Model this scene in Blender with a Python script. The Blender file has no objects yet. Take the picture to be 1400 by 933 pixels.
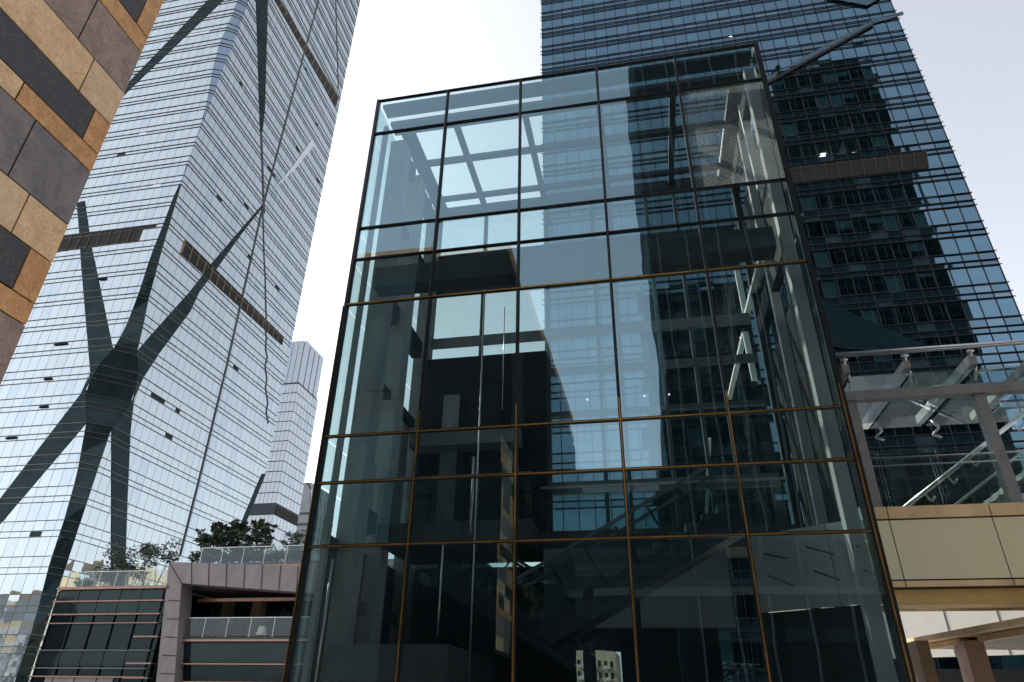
import bpy, math, random
from mathutils import Vector, Matrix
random.seed(7)
SC = bpy.context.scene
COL = SC.collection
# ------------------------------------------------------------------ camera, sky, sun, exposure
CAM_POS = (0.0, 0.0, 1.6)
PITCH, YAW, ROLL, FPX = math.radians(28.9255), math.radians(11.5193), math.radians(0.97128), 911.93
_f = Vector((-math.sin(YAW)*math.cos(PITCH), math.cos(YAW)*math.cos(PITCH), math.sin(PITCH)))
_r0 = Vector((math.cos(YAW), math.sin(YAW), 0)); _u0 = _r0.cross(_f)
_r = math.cos(ROLL)*_r0 + math.sin(ROLL)*_u0
_u = -math.sin(ROLL)*_r0 + math.cos(ROLL)*_u0
cd = bpy.data.cameras.new('camera'); cam = bpy.data.objects.new('camera', cd); COL.objects.link(cam)
cd.sensor_width = 36.0; cd.lens = FPX/1400*36.0; cd.clip_start = 0.05; cd.clip_end = 6000
m = Matrix((_r, _u, -_f)).transposed().to_4x4(); m.translation = Vector(CAM_POS); cam.matrix_world = m
SC.camera = cam

SUN_AZ, SUN_EL = math.radians(-70), math.radians(36)      # azimuth from +Y, clockwise positive
world = bpy.data.worlds.new('World'); SC.world = world; world.use_nodes = True
wn = world.node_tree.nodes; wl = world.node_tree.links
bg = wn['Background']; sky = wn.new('ShaderNodeTexSky'); sky.sky_type = 'NISHITA'; sky.sun_disc = False
sky.sun_elevation = SUN_EL; sky.sun_rotation = SUN_AZ
sky.altitude = 0; sky.air_density = 1.0; sky.dust_density = 1.6; sky.ozone_density = 2.0
hsv = wn.new('ShaderNodeHueSaturation'); hsv.inputs['Saturation'].default_value = 0.26
wl.new(sky.outputs['Color'], hsv.inputs['Color']); wl.new(hsv.outputs['Color'], bg.inputs['Color'])
bg.inputs['Strength'].default_value = 0.15
sd = bpy.data.lights.new('sun', 'SUN'); sun = bpy.data.objects.new('sun', sd); COL.objects.link(sun)
sd.energy = 3.0; sd.angle = math.radians(0.5); sd.color = (1.0, 0.90, 0.77)
sdir = Vector((math.sin(SUN_AZ)*math.cos(SUN_EL), math.cos(SUN_AZ)*math.cos(SUN_EL), math.sin(SUN_EL)))
sun.rotation_euler = sdir.to_track_quat('Z', 'Y').to_euler()
SC.view_settings.view_transform = 'Standard'; SC.view_settings.look = 'None'
SC.view_settings.exposure = 1.12; SC.view_settings.gamma = 1.0
SC.view_settings.use_curve_mapping = False
SC.cycles.transparent_max_bounces = 24; SC.cycles.max_bounces = 10; SC.cycles.glossy_bounces = 5
SC.cycles.diffuse_bounces = 3
SC.cycles.sample_clamp_indirect = 6.0

# ------------------------------------------------------------------ measuring: a photo point on a known plane
def ray(px, py):
    return _r*((px-700)/FPX) - _u*((py-466.5)/FPX) + _f
def on(axis, px, py, val):
    d = ray(px, py); p = Vector(CAM_POS); return p + d*((val-p[axis])/d[axis])
def onX(px, py, v): return on(0, px, py, v)
def onY(px, py, v): return on(1, px, py, v)
def onZ(px, py, v): return on(2, px, py, v)

# ------------------------------------------------------------------ mesh builder
class MB:
    def __init__(s): s.v = []; s.f = []; s.m = []
    def poly(s, pts, mi=0):
        n = len(s.v); s.v += [tuple(p) for p in pts]; s.f.append(tuple(range(n, n+len(pts)))); s.m.append(mi)
    def box(s, a, b, mi=0):
        x0, x1 = sorted((a[0], b[0])); y0, y1 = sorted((a[1], b[1])); z0, z1 = sorted((a[2], b[2])); n = len(s.v)
        s.v += [(x0,y0,z0),(x1,y0,z0),(x1,y1,z0),(x0,y1,z0),(x0,y0,z1),(x1,y0,z1),(x1,y1,z1),(x0,y1,z1)]
        for q in ((0,3,2,1),(4,5,6,7),(0,1,5,4),(1,2,6,5),(2,3,7,6),(3,0,4,7)):
            s.f.append(tuple(n+i for i in q)); s.m.append(mi)
        return s
    def prism(s, pts, d, mi=0):
        pts = [Vector(p) for p in pts]; d = Vector(d); n = len(s.v); k = len(pts)
        nrm = (pts[1]-pts[0]).cross(pts[2]-pts[1])
        if nrm.dot(d) > 0: pts = pts[::-1]
        s.v += [tuple(p) for p in pts] + [tuple(p+d) for p in pts]
        s.f.append(tuple(range(n, n+k))); s.m.append(mi)
        s.f.append(tuple(range(n+2*k-1, n+k-1, -1))); s.m.append(mi)
        for i in range(k):
            j = (i+1) % k; s.f.append((n+j, n+i, n+k+i, n+k+j)); s.m.append(mi)
        return s
    def beam(s, p, q, w, h, up=(0,0,1), mi=0):
        p = Vector(p); q = Vector(q); d = (q-p).normalized(); up = Vector(up)
        if abs(d.dot(up)) > 0.99: up = Vector((0,1,0))
        a = d.cross(up).normalized()*(w/2); b = a.cross(d).normalized()*(h/2)
        s.prism([p-a-b, p+a-b, p+a+b, p-a+b], q-p, mi); return s
    def tube(s, p, q, r, n=10, r2=None, mi=0):
        p = Vector(p); q = Vector(q); d = (q-p).normalized(); r2 = r if r2 is None else r2
        a = d.orthogonal().normalized(); b = d.cross(a); k = len(s.v)
        for i in range(n):
            t = 2*math.pi*i/n; o = a*math.cos(t)+b*math.sin(t)
            s.v.append(tuple(p+o*r)); s.v.append(tuple(q+o*r2))
        for i in range(n):
            j = (i+1) % n; s.f.append((k+2*i, k+2*j, k+2*j+1, k+2*i+1)); s.m.append(mi)
        s.f.append(tuple(k+2*i for i in range(n-1,-1,-1))); s.m.append(mi)
        s.f.append(tuple(k+2*i+1 for i in range(n))); s.m.append(mi); return s
    def build(s, name, mats, parent=None, smooth=False):
        me = bpy.data.meshes.new(name); me.from_pydata(s.v, [], s.f)
        if not isinstance(mats, (list, tuple)): mats = [mats]
        for x in mats: me.materials.append(x)
        me.polygons.foreach_set('material_index', s.m)
        if smooth: me.polygons.foreach_set('use_smooth', [True]*len(s.f))
        me.update()
        o = bpy.data.objects.new(name, me); COL.objects.link(o)
        if parent is not None:
            o.parent = parent
            if parent.type == 'EMPTY': o.matrix_parent_inverse = Matrix.Translation(-parent.location)
        return o
def tag(o, label, cat, group=None):
    o['label'] = label; o['category'] = cat
    if group: o['group'] = group
    return o
def thing(name, label, cat, loc=(0,0,0), group=None):
    o = bpy.data.objects.new(name, None); COL.objects.link(o); o.location = loc; o.empty_display_size = .2
    return tag(o, label, cat, group)
def struct(o): o['kind'] = 'structure'; return o
def B(name, mat, parent, *boxes):
    mb = MB()
    for a, b in boxes: mb.box(a, b)
    return mb.build(name, mat, parent)

# ------------------------------------------------------------------ materials
def nt(name):
    m = bpy.data.materials.new(name); m.use_nodes = True; n = m.node_tree.nodes; n.clear()
    return m, n, m.node_tree.links
def pbr(name, col, rough=.6, metal=0.0, var=0.25, scale=3.0, bump=0.0, spec=.5, stretch=None, vr=.0):
    """plain surface with uneven tone: two noises shift the base colour, one the roughness"""
    m, n, l = nt(name); out = n.new('ShaderNodeOutputMaterial'); p = n.new('ShaderNodeBsdfPrincipled')
    l.new(p.outputs[0], out.inputs[0])
    p.inputs['Roughness'].default_value = rough; p.inputs['Metallic'].default_value = metal
    p.inputs['Specular IOR Level'].default_value = spec
    g = n.new('ShaderNodeNewGeometry'); mp = n.new('ShaderNodeMapping'); l.new(g.outputs['Position'], mp.inputs[0])
    if stretch: mp.inputs['Scale'].default_value = stretch
    a = n.new('ShaderNodeTexNoise'); a.inputs['Scale'].default_value = scale; a.inputs['Detail'].default_value = 6; a.inputs['Roughness'].default_value = .65
    l.new(mp.outputs[0], a.inputs['Vector'])
    r = n.new('ShaderNodeMapRange'); r.inputs['From Min'].default_value = .3; r.inputs['From Max'].default_value = .7
    r.inputs['To Min'].default_value = 1-var; r.inputs['To Max'].default_value = 1+var; l.new(a.outputs['Fac'], r.inputs['Value'])
    mx = n.new('ShaderNodeVectorMath'); mx.operation = 'SCALE'; mx.inputs[0].default_value = col[:3]
    l.new(r.outputs[0], mx.inputs['Scale']); l.new(mx.outputs[0], p.inputs['Base Color'])
    if vr:
        rr = n.new('ShaderNodeMapRange'); rr.inputs['To Min'].default_value = max(.02, rough-vr); rr.inputs['To Max'].default_value = rough+vr
        l.new(a.outputs['Fac'], rr.inputs['Value']); l.new(rr.outputs[0], p.inputs['Roughness'])
    if bump:
        bn = n.new('ShaderNodeTexNoise'); bn.inputs['Scale'].default_value = scale*8; bn.inputs['Detail'].default_value = 4
        l.new(mp.outputs[0], bn.inputs['Vector'])
        bp = n.new('ShaderNodeBump'); bp.inputs['Strength'].default_value = bump; bp.inputs['Distance'].default_value = .01
        l.new(bn.outputs['Fac'], bp.inputs['Height']); l.new(bp.outputs[0], p.inputs['Normal'])
    return m
def granite(name, c1, c2, c3, rough=.42, s1=2.2, s2=40.0, fleck=.5):
    m, n, l = nt(name); out = n.new('ShaderNodeOutputMaterial'); p = n.new('ShaderNodeBsdfPrincipled'); l.new(p.outputs[0], out.inputs[0])
    g = n.new('ShaderNodeNewGeometry'); oi = n.new('ShaderNodeObjectInfo')
    a = n.new('ShaderNodeTexNoise'); a.inputs['Scale'].default_value = s1; a.inputs['Detail'].default_value = 9; a.inputs['Roughness'].default_value = .72; a.inputs['Distortion'].default_value = .6
    b = n.new('ShaderNodeTexNoise'); b.inputs['Scale'].default_value = s2; b.inputs['Detail'].default_value = 3
    v = n.new('ShaderNodeTexVoronoi'); v.inputs['Scale'].default_value = s2*.55
    for t in (a, b, v): l.new(g.outputs['Position'], t.inputs['Vector'])
    r1 = n.new('ShaderNodeValToRGB'); e = r1.color_ramp.elements; e[0].position = .38; e[0].color = (*c1, 1); e[1].position = .64; e[1].color = (*c2, 1)
    l.new(a.outputs['Fac'], r1.inputs[0])
    r2 = n.new('ShaderNodeMapRange'); r2.inputs['From Min'].default_value = .53; r2.inputs['From Max'].default_value = .66; r2.inputs['To Max'].default_value = fleck; l.new(b.outputs['Fac'], r2.inputs['Value'])
    mx = n.new('ShaderNodeMix'); mx.data_type = 'RGBA'; l.new(r2.outputs[0], mx.inputs['Factor']); l.new(r1.outputs[0], mx.inputs['A']); mx.inputs['B'].default_value = (*c3, 1)
    # pale pits
    r3 = n.new('ShaderNodeMapRange'); r3.inputs['From Min'].default_value = .2; r3.inputs['From Max'].default_value = .1; r3.inputs['To Max'].default_value = .4; l.new(v.outputs['Distance'], r3.inputs['Value'])
    mx2 = n.new('ShaderNodeMix'); mx2.data_type = 'RGBA'; l.new(r3.outputs[0], mx2.inputs['Factor']); l.new(mx.outputs['Result'], mx2.inputs['A']); mx2.inputs['B'].default_value = (c2[0]*1.5, c2[1]*1.45, c2[2]*1.4, 1)
    l.new(mx2.outputs['Result'], p.inputs['Base Color']); p.inputs['Roughness'].default_value = rough
    bp = n.new('ShaderNodeBump'); bp.inputs['Strength'].default_value = .25; bp.inputs['Distance'].default_value = .004; l.new(b.outputs['Fac'], bp.inputs['Height']); l.new(bp.outputs[0], p.inputs['Normal'])
    return m
def glass(name, tint, refl=.18, gcol=(.9,.97,1), rough=0.0, dirt=0.0, rmax=1.0, wob=0.0):
    """clear sheet: tinted see-through mixed with a mirror layer that grows at grazing angles, a film of dust on it"""
    m, n, l = nt(name); out = n.new('ShaderNodeOutputMaterial')
    t = n.new('ShaderNodeBsdfTransparent'); t.inputs[0].default_value = (*tint, 1)
    g = n.new('ShaderNodeBsdfGlossy'); g.inputs['Color'].default_value = (*gcol, 1); g.inputs['Roughness'].default_value = rough
    lw = n.new('ShaderNodeLayerWeight'); lw.inputs['Blend'].default_value = .5
    if wob:
        gw_ = n.new('ShaderNodeNewGeometry'); w = n.new('ShaderNodeTexNoise'); w.inputs['Scale'].default_value = .7; w.inputs['Detail'].default_value = 1.0; l.new(gw_.outputs['Position'], w.inputs['Vector'])
        bw = n.new('ShaderNodeBump'); bw.inputs['Strength'].default_value = wob; bw.inputs['Distance'].default_value = .02; l.new(w.outputs['Fac'], bw.inputs['Height']); l.new(bw.outputs[0], g.inputs['Normal'])
    pw = n.new('ShaderNodeMath'); pw.operation = 'POWER'; pw.inputs[1].default_value = 4.0; l.new(lw.outputs['Facing'], pw.inputs[0])
    mr = n.new('ShaderNodeMapRange'); mr.inputs['To Min'].default_value = refl; mr.inputs['To Max'].default_value = rmax; l.new(pw.outputs[0], mr.inputs['Value'])
    mx = n.new('ShaderNodeMixShader'); l.new(mr.outputs[0], mx.inputs[0]); l.new(t.outputs[0], mx.inputs[1]); l.new(g.outputs[0], mx.inputs[2])
    last = mx
    if dirt:
        geo = n.new('ShaderNodeNewGeometry'); ns = n.new('ShaderNodeTexNoise'); ns.inputs['Scale'].default_value = 1.3; ns.inputs['Detail'].default_value = 8; ns.inputs['Roughness'].default_value = .7
        mp = n.new('ShaderNodeMapping'); mp.inputs['Scale'].default_value = (2.5, 2.5, .5); l.new(geo.outputs['Position'], mp.inputs[0]); l.new(mp.outputs[0], ns.inputs['Vector'])
        r = n.new('ShaderNodeMapRange'); r.inputs['From Min'].default_value = .35; r.inputs['From Max'].default_value = .8; r.inputs['To Min'].default_value = dirt*.25; r.inputs['To Max'].default_value = dirt*1.6; l.new(ns.outputs['Fac'], r.inputs['Value'])
        d = n.new('ShaderNodeBsdfDiffuse'); d.inputs[0].default_value = (.5,.5,.47,1)
        m2 = n.new('ShaderNodeMixShader'); l.new(r.outputs[0], m2.inputs[0]); l.new(mx.outputs[0], m2.inputs[1]); l.new(d.outputs[0], m2.inputs[2]); last = m2
    l.new(last.outputs[0], out.inputs[0]); return m
def mirror_glass(name, base, refl, gcol, rough=.02, rmax=1.0, wob=0.0, var=.3, fpow=3.0):
    """coated, practically opaque curtain wall glass"""
    m, n, l = nt(name); out = n.new('ShaderNodeOutputMaterial')
    geo = n.new('ShaderNodeNewGeometry'); ns = n.new('ShaderNodeTexNoise'); ns.inputs['Scale'].default_value = .35; ns.inputs['Detail'].default_value = 4; l.new(geo.outputs['Position'], ns.inputs['Vector'])
    mr0 = n.new('ShaderNodeMapRange'); mr0.inputs['To Min'].default_value = 1-var; mr0.inputs['To Max'].default_value = 1+var; l.new(ns.outputs['Fac'], mr0.inputs['Value'])
    sc = n.new('ShaderNodeVectorMath'); sc.operation = 'SCALE'; sc.inputs[0].default_value = base; l.new(mr0.outputs[0], sc.inputs['Scale'])
    d = n.new('ShaderNodeBsdfDiffuse'); l.new(sc.outputs[0], d.inputs[0])
    g = n.new('ShaderNodeBsdfGlossy'); g.inputs['Color'].default_value = (*gcol, 1); g.inputs['Roughness'].default_value = rough
    lw = n.new('ShaderNodeLayerWeight'); pw = n.new('ShaderNodeMath'); pw.operation = 'POWER'; pw.inputs[1].default_value = fpow; l.new(lw.outputs['Facing'], pw.inputs[0])
    mr = n.new('ShaderNodeMapRange'); mr.inputs['To Min'].default_value = refl; mr.inputs['To Max'].default_value = rmax; l.new(pw.outputs[0], mr.inputs['Value'])
    mx = n.new('ShaderNodeMixShader'); l.new(mr.outputs[0], mx.inputs[0]); l.new(d.outputs[0], mx.inputs[1]); l.new(g.outputs[0], mx.inputs[2]); l.new(mx.outputs[0], out.inputs[0])
    if wob:
        w = n.new('ShaderNodeTexNoise'); w.inputs['Scale'].default_value = .5; w.inputs['Detail'].default_value = 1.5; l.new(geo.outputs['Position'], w.inputs['Vector'])
        bp = n.new('ShaderNodeBump'); bp.inputs['Strength'].default_value = wob; bp.inputs['Distance'].default_value = .08; l.new(w.outputs['Fac'], bp.inputs['Height']); l.new(bp.outputs[0], g.inputs['Normal'])
    return m
def lamp_mat(name, col, s):
    m, n, l = nt(name); out = n.new('ShaderNodeOutputMaterial'); e = n.new('ShaderNodeEmission'); e.inputs[0].default_value = (*col, 1); e.inputs[1].default_value = s; l.new(e.outputs[0], out.inputs[0]); return m

M = {}
M['asphalt'] = pbr('asphalt', (.06,.06,.062), .9, var=.35, scale=1.5)
M['paving'] = pbr('paving', (.38,.365,.34), .75, var=.25, scale=1.1)
M['black_frame'] = pbr('black_frame', (.006,.007,.008), .4, 0, var=.2)
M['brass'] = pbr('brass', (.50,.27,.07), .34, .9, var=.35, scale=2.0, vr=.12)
M['brass_dark_reflection'] = pbr('brass_dark_reflection', (.045,.042,.04), .4, .8, var=.3)  # brass trim coloured dark to imitate the dim reflections higher up
M['dark_steel'] = pbr('dark_steel', (.03,.04,.05), .45, .35, var=.25)
M['grey_steel'] = pbr('grey_steel', (.12,.14,.155), .45, .4, var=.2)
M['steel_tube'] = pbr('steel_tube', (.52,.52,.52), .28, .9, var=.15)
M['white_steel'] = pbr('white_steel', (.80,.80,.78), .5, var=.12)
M['pier_paint'] = pbr('pier_paint', (.36,.36,.355), .6, var=.2, scale=1.5, stretch=(1,1,.3))
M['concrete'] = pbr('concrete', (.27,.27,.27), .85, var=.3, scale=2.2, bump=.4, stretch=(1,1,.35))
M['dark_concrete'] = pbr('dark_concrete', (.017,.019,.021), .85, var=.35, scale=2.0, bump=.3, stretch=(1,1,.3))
M['plaster_grey'] = pbr('plaster_grey', (.21,.22,.225), .7, var=.12, scale=.8)
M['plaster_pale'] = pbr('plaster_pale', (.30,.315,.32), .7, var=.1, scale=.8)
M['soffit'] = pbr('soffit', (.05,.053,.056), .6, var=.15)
M['pav_glass'] = glass('pavilion_glass', (.74,.84,.84), .31, (.55,.82,.94), dirt=.0015, wob=.15)
M['side_glass'] = glass('side_glass', (.56,.68,.68), .08, (.75,.9,1.0), dirt=.04)
M['clear_glass'] = glass('clear_glass', (.84,.90,.89), .06, (.85,.95,1.0), dirt=.012, rmax=.6)

M['rail_glass'] = glass('rail_glass', (.88,.92,.92), .035, (.85,.95,1.0), dirt=.003, rmax=.3)
# ------------------------------------------------------------------ ground
g = MB(); g.poly([(-3000,-3000,0),(3000,-3000,0),(3000,3000,0),(-3000,3000,0)]); struct(g.build('ground', M['asphalt']))
g = MB(); g.poly([(-60,-40,.004),(40,-40,.004),(40,60,.004),(-60,60,.004)]); struct(g.build('pavement', M['paving']))

# frosted, dusty pane of the pavilion: sunlight makes its grains glow
def frosted(name):
    m, n, l = nt(name); out = n.new('ShaderNodeOutputMaterial'); geo = n.new('ShaderNodeNewGeometry')
    a = n.new('ShaderNodeTexNoise'); a.inputs['Scale'].default_value = 34; a.inputs['Detail'].default_value = 3; l.new(geo.outputs['Position'], a.inputs['Vector'])
    b = n.new('ShaderNodeTexNoise'); b.inputs['Scale'].default_value = .9; b.inputs['Detail'].default_value = 5; l.new(geo.outputs['Position'], b.inputs['Vector'])
    ra = n.new('ShaderNodeMapRange'); ra.inputs['From Min'].default_value = .46; ra.inputs['From Max'].default_value = .66; ra.inputs['To Min'].default_value = .22; ra.inputs['To Max'].default_value = .66; l.new(a.outputs['Fac'], ra.inputs['Value'])
    rb = n.new('ShaderNodeMapRange'); rb.inputs['From Min'].default_value = .3; rb.inputs['From Max'].default_value = .65; rb.inputs['To Min'].default_value = .35; rb.inputs['To Max'].default_value = 1.0; l.new(b.outputs['Fac'], rb.inputs['Value'])
    mu = n.new('ShaderNodeMath'); mu.operation = 'MULTIPLY'; l.new(ra.outputs[0], mu.inputs[0]); l.new(rb.outputs[0], mu.inputs[1])
    t = n.new('ShaderNodeBsdfTransparent'); t.inputs[0].default_value = (.55,.62,.62,1)
    tr = n.new('ShaderNodeBsdfTranslucent'); tr.inputs[0].default_value = (.50,.56,.60,1)
    d = n.new('ShaderNodeBsdfDiffuse'); d.inputs[0].default_value = (.25,.27,.27,1)
    m1 = n.new('ShaderNodeMixShader'); m1.inputs[0].default_value = .12; l.new(tr.outputs[0], m1.inputs[1]); l.new(d.outputs[0], m1.inputs[2])
    m2 = n.new('ShaderNodeMixShader'); l.new(mu.outputs[0], m2.inputs[0]); l.new(t.outputs[0], m2.inputs[1]); l.new(m1.outputs[0], m2.inputs[2])
    g = n.new('ShaderNodeBsdfGlossy'); g.inputs['Roughness'].default_value = .18; g.inputs['Color'].default_value = (.8,.9,1,1)
    m3 = n.new('ShaderNodeMixShader'); m3.inputs[0].default_value = .06; l.new(m2.outputs[0], m3.inputs[1]); l.new(g.outputs[0], m3.inputs[2])
    l.new(m3.outputs[0], out.inputs[0]); return m
M['frosted'] = frosted('frosted_glass')
M['spot'] = lamp_mat('spot_light', (1,.96,.88), 9)

# ------------------------------------------------------------------ the glass pavilion
XE = [-6.34,-4.33,-2.33,-.315,1.67,3.66]
ZE = [16.32,15.06,11.86,10.92,9.66,6.46,5.48,4.25,1.05,.05]
YF, YB = 12.0, 16.8
pav = thing('glass_pavilion', 'dark framed glass box pavilion with thin brass edging in the centre of the plaza', 'pavilion', (-1.34, 12, 0))
rnd = random.Random(3)
for i in range(5):
    for j in range(9):
        x0, x1, z1, z0 = XE[i]+.02, XE[i+1]-.02, ZE[j]-.015, ZE[j+1]+.015
        a, b, c = (rnd.gauss(0, .005) for _ in range(3))
        mb = MB(); mb.poly([(x0,YF+a,z0),(x1,YF+b,z0),(x1,YF+c,z1),(x0,YF+a+c-b,z1)])
        fr = (i == 4 and j == 1)
        o = mb.build('pane', M['frosted'] if fr else M['pav_glass'], pav)
        if fr: o['label'] = 'dusty frosted pane speckled with sunlight'
for i, x in enumerate(XE):
    w = .03 if i not in (0, 5) else .05
    if i == 5:
        mu = B('mullion', M['black_frame'], pav, ((x-.05,11.955,0),(x+.07,12.26,16.36)))
    elif i == 0:
        mu = B('mullion', M['black_frame'], pav, ((x-.035,11.955,0),(x+.035,12.10,16.36)))
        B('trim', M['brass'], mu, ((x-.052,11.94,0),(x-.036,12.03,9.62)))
    else:
        mu = B('mullion', M['black_frame'], pav, ((x-w,11.955,0),(x+w,12.07,16.34)))
    if 0 < i:
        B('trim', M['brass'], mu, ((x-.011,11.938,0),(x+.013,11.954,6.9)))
        B('trim', M['brass_dark_reflection'], mu, ((x-.011,11.938,6.9),(x+.013,11.954,16.3)))  # same trim, upper length painted dark where its reflections are dim
for j, z in enumerate(ZE[:-1]):
    h = .027
    tr = B('transom', M['black_frame'], pav, ((XE[0]+.036,11.965,z-h),(XE[5]-.051,12.035,z+h)))
    B('trim', M['brass'] if j >= 4 else M['brass_dark_reflection'], tr, ((XE[0]+.036,11.945,z-.016),(XE[5]-.051,11.964,z+.006)))
# side and back sheets of glass with their frames
def vglass_x(name, x, y0, y1, z0, z1, mat):
    mb = MB(); mb.poly([(x,y0,z0),(x,y1,z0),(x,y1,z1),(x,y0,z1)]); return mb.build(name, mat, pav)
for j in range(8):
    for (ya, yb) in ((12.13,14.3),(14.34,16.78)):
        vglass_x('pane', -6.35, ya, yb, ZE[j+1], ZE[j]-.03, M['side_glass'])
        vglass_x('pane', 3.72, ya+.15, yb, ZE[j+1], ZE[j]-.03, M['side_glass'])
for i in range(5):
    for j in range(7):
        mb = MB(); mb.poly([(XE[i],YB,ZE[j+1]),(XE[i+1],YB,ZE[j+1]),(XE[i+1],YB,ZE[j]),(XE[i],YB,ZE[j])]); mb.build('pane', M['side_glass'], pav)
mb = MB(); mb.poly([(XE[0],12.5,16.30),(XE[5],12.5,16.30),(XE[5],16.8,16.30),(XE[0],16.8,16.30)]); mb.build('roof_glass', M['clear_glass'], pav)
# roof frame
for y0, y1, z0 in ((12.10,12.50,16.17),(12.72,13.14,16.15),(14.36,14.54,16.15),(16.04,16.20,16.15),(16.62,16.9,16.0)):
    B('roof_beam', M['dark_steel'], pav, ((XE[0]+.1,y0,z0),(XE[5]-.1,y1,16.28)))
for i, x in enumerate([-5.86,-4.40,-2.40,-.34,1.64,3.3]):
    w = .085 if i not in (0,5) else .2
    B('rafter', M['dark_steel'], pav, ((x-w,13.14,16.15),(x+w,14.36,16.27)), ((x-w,14.54,16.15),(x+w,16.04,16.27)), ((x-w,16.2,16.15),(x+w,16.62,16.27)))
# left and right side walls: concrete piers and beams
for y0, y1, d in ((12.42,12.56,.10),(13.0,13.55,.42),(14.45,14.95,.42),(16.42,16.78,.45)):
    B('pier', M['concrete'], pav, ((-6.28,y0,.05),(-6.28+d,y1,15.8)))
for z, t in ((15.45,.45),(13.3,.22),(10.45,.5),(8.3,.22),(5.0,.45),(3.3,.25)):
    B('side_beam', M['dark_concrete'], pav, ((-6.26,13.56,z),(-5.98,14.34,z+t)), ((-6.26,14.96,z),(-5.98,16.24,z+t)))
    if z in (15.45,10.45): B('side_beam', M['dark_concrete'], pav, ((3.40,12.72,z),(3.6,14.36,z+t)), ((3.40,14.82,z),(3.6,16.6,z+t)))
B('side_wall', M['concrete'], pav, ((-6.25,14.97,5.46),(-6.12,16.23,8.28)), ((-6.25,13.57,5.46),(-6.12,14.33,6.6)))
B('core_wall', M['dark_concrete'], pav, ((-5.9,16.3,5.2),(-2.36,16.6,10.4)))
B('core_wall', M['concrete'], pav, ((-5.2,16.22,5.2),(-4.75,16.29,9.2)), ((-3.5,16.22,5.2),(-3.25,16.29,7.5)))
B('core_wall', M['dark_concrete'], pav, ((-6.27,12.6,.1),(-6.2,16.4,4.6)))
B('pier', M['pier_paint'], pav, ((3.36,12.36,.05),(3.60,12.60,15.9)))
B('pier', M['pier_paint'], pav, ((3.42,14.50,.05),(3.62,14.66,15.9)))
B('pier', M['dark_steel'], pav, ((3.42,16.64,.05),(3.62,16.85,15.7)))
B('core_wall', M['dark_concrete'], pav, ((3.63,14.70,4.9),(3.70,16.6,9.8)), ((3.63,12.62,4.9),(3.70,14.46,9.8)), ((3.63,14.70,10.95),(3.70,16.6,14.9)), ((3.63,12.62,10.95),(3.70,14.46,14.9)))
def stX(px, py): return onX(px, py, 3.46)
for a, b in (((1000,330),(1019,428)),((1047,330),(1021,430)),((1018,456),(997,545)),((1019,456),(1032,520)),((1001,112),(984,243)),((1005,112),(1040,258)),((970,600),(966,708))):
    mb = MB(); mb.beam(stX(*a), stX(*b), .11, .16, up=(1,0,0)); mb.build('brace', M['white_steel'], pav)
# back wall frame
for z, t, mt in ((10.98,.28,'plaster_grey'),(9.80,.2,'grey_steel'),(8.55,.12,'grey_steel'),(6.42,.30,'plaster_grey'),(12.9,.12,'dark_steel'),(14.2,.12,'dark_steel')):
    B('beam', M[mt], pav, ((XE[0]+.4,16.62,z),(XE[5]-.4,16.78,z+t)))
for x in (-4.33,-2.33,-.9,-.315,.8,1.67):
    B('post', M['grey_steel'], pav, ((x-.05,16.64,4.7),(x+.05,16.78,15.74)))
# galleries
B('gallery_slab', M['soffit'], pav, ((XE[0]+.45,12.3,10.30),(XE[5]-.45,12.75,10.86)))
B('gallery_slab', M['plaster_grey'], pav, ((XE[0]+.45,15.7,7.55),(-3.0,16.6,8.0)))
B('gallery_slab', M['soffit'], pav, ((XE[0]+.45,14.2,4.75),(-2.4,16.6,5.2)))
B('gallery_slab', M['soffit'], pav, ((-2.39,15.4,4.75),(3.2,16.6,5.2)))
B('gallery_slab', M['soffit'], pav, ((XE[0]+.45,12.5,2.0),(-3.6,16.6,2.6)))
B('gallery_rail', M['clear_glass'], pav, ((XE[0]+.5,14.22,5.2),(-2.4,14.235,6.2)), ((-2.38,15.42,5.2),(3.2,15.435,6.2)))
B('handrail', M['steel_tube'], pav, ((XE[0]+.5,14.2,6.2),(-2.4,14.25,6.25)), ((-2.38,15.4,6.2),(3.2,15.45,6.25)))
for z in (10.7,):
    for x in (-1.6,.3,1.1,-5.2):
        B('spot_lamp', M['spot'], pav, ((x-.03,12.78,z+.1),(x+.03,12.84,z+.14)))
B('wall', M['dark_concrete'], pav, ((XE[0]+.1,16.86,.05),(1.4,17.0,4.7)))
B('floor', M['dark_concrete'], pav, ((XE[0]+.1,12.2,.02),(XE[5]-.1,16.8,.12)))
# thin lit pipe hanging in the second bay, and shorter ones
for (px, py, py2, Y, r) in ((663,396,933,13.0,.018),(648,625,730,14.0,.035),(606,745,870,12.9,.02),(455,765,933,12.5,.03),(690,420,560,14.5,.012),(918,745,780,13.5,.02)):
    p = onY(px, py, Y); q = Vector((p.x, Y, max(.2, onY(px, py2, Y).z)))
    mb = MB(); mb.tube(p, q, r, 8); mb.build('pipe', M['steel_tube'], pav, True)
# round post with a collar at the foot of the left bays
p = onY(463, 885, 13.4)
mb = MB(); mb.tube((p.x,13.4,.1),(p.x,13.4,p.z-.1),.09,14); mb.tube((p.x,13.4,p.z-.1),(p.x,13.4,p.z+.18),.17,14); mb.build('post', M['concrete'], pav, True)
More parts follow.
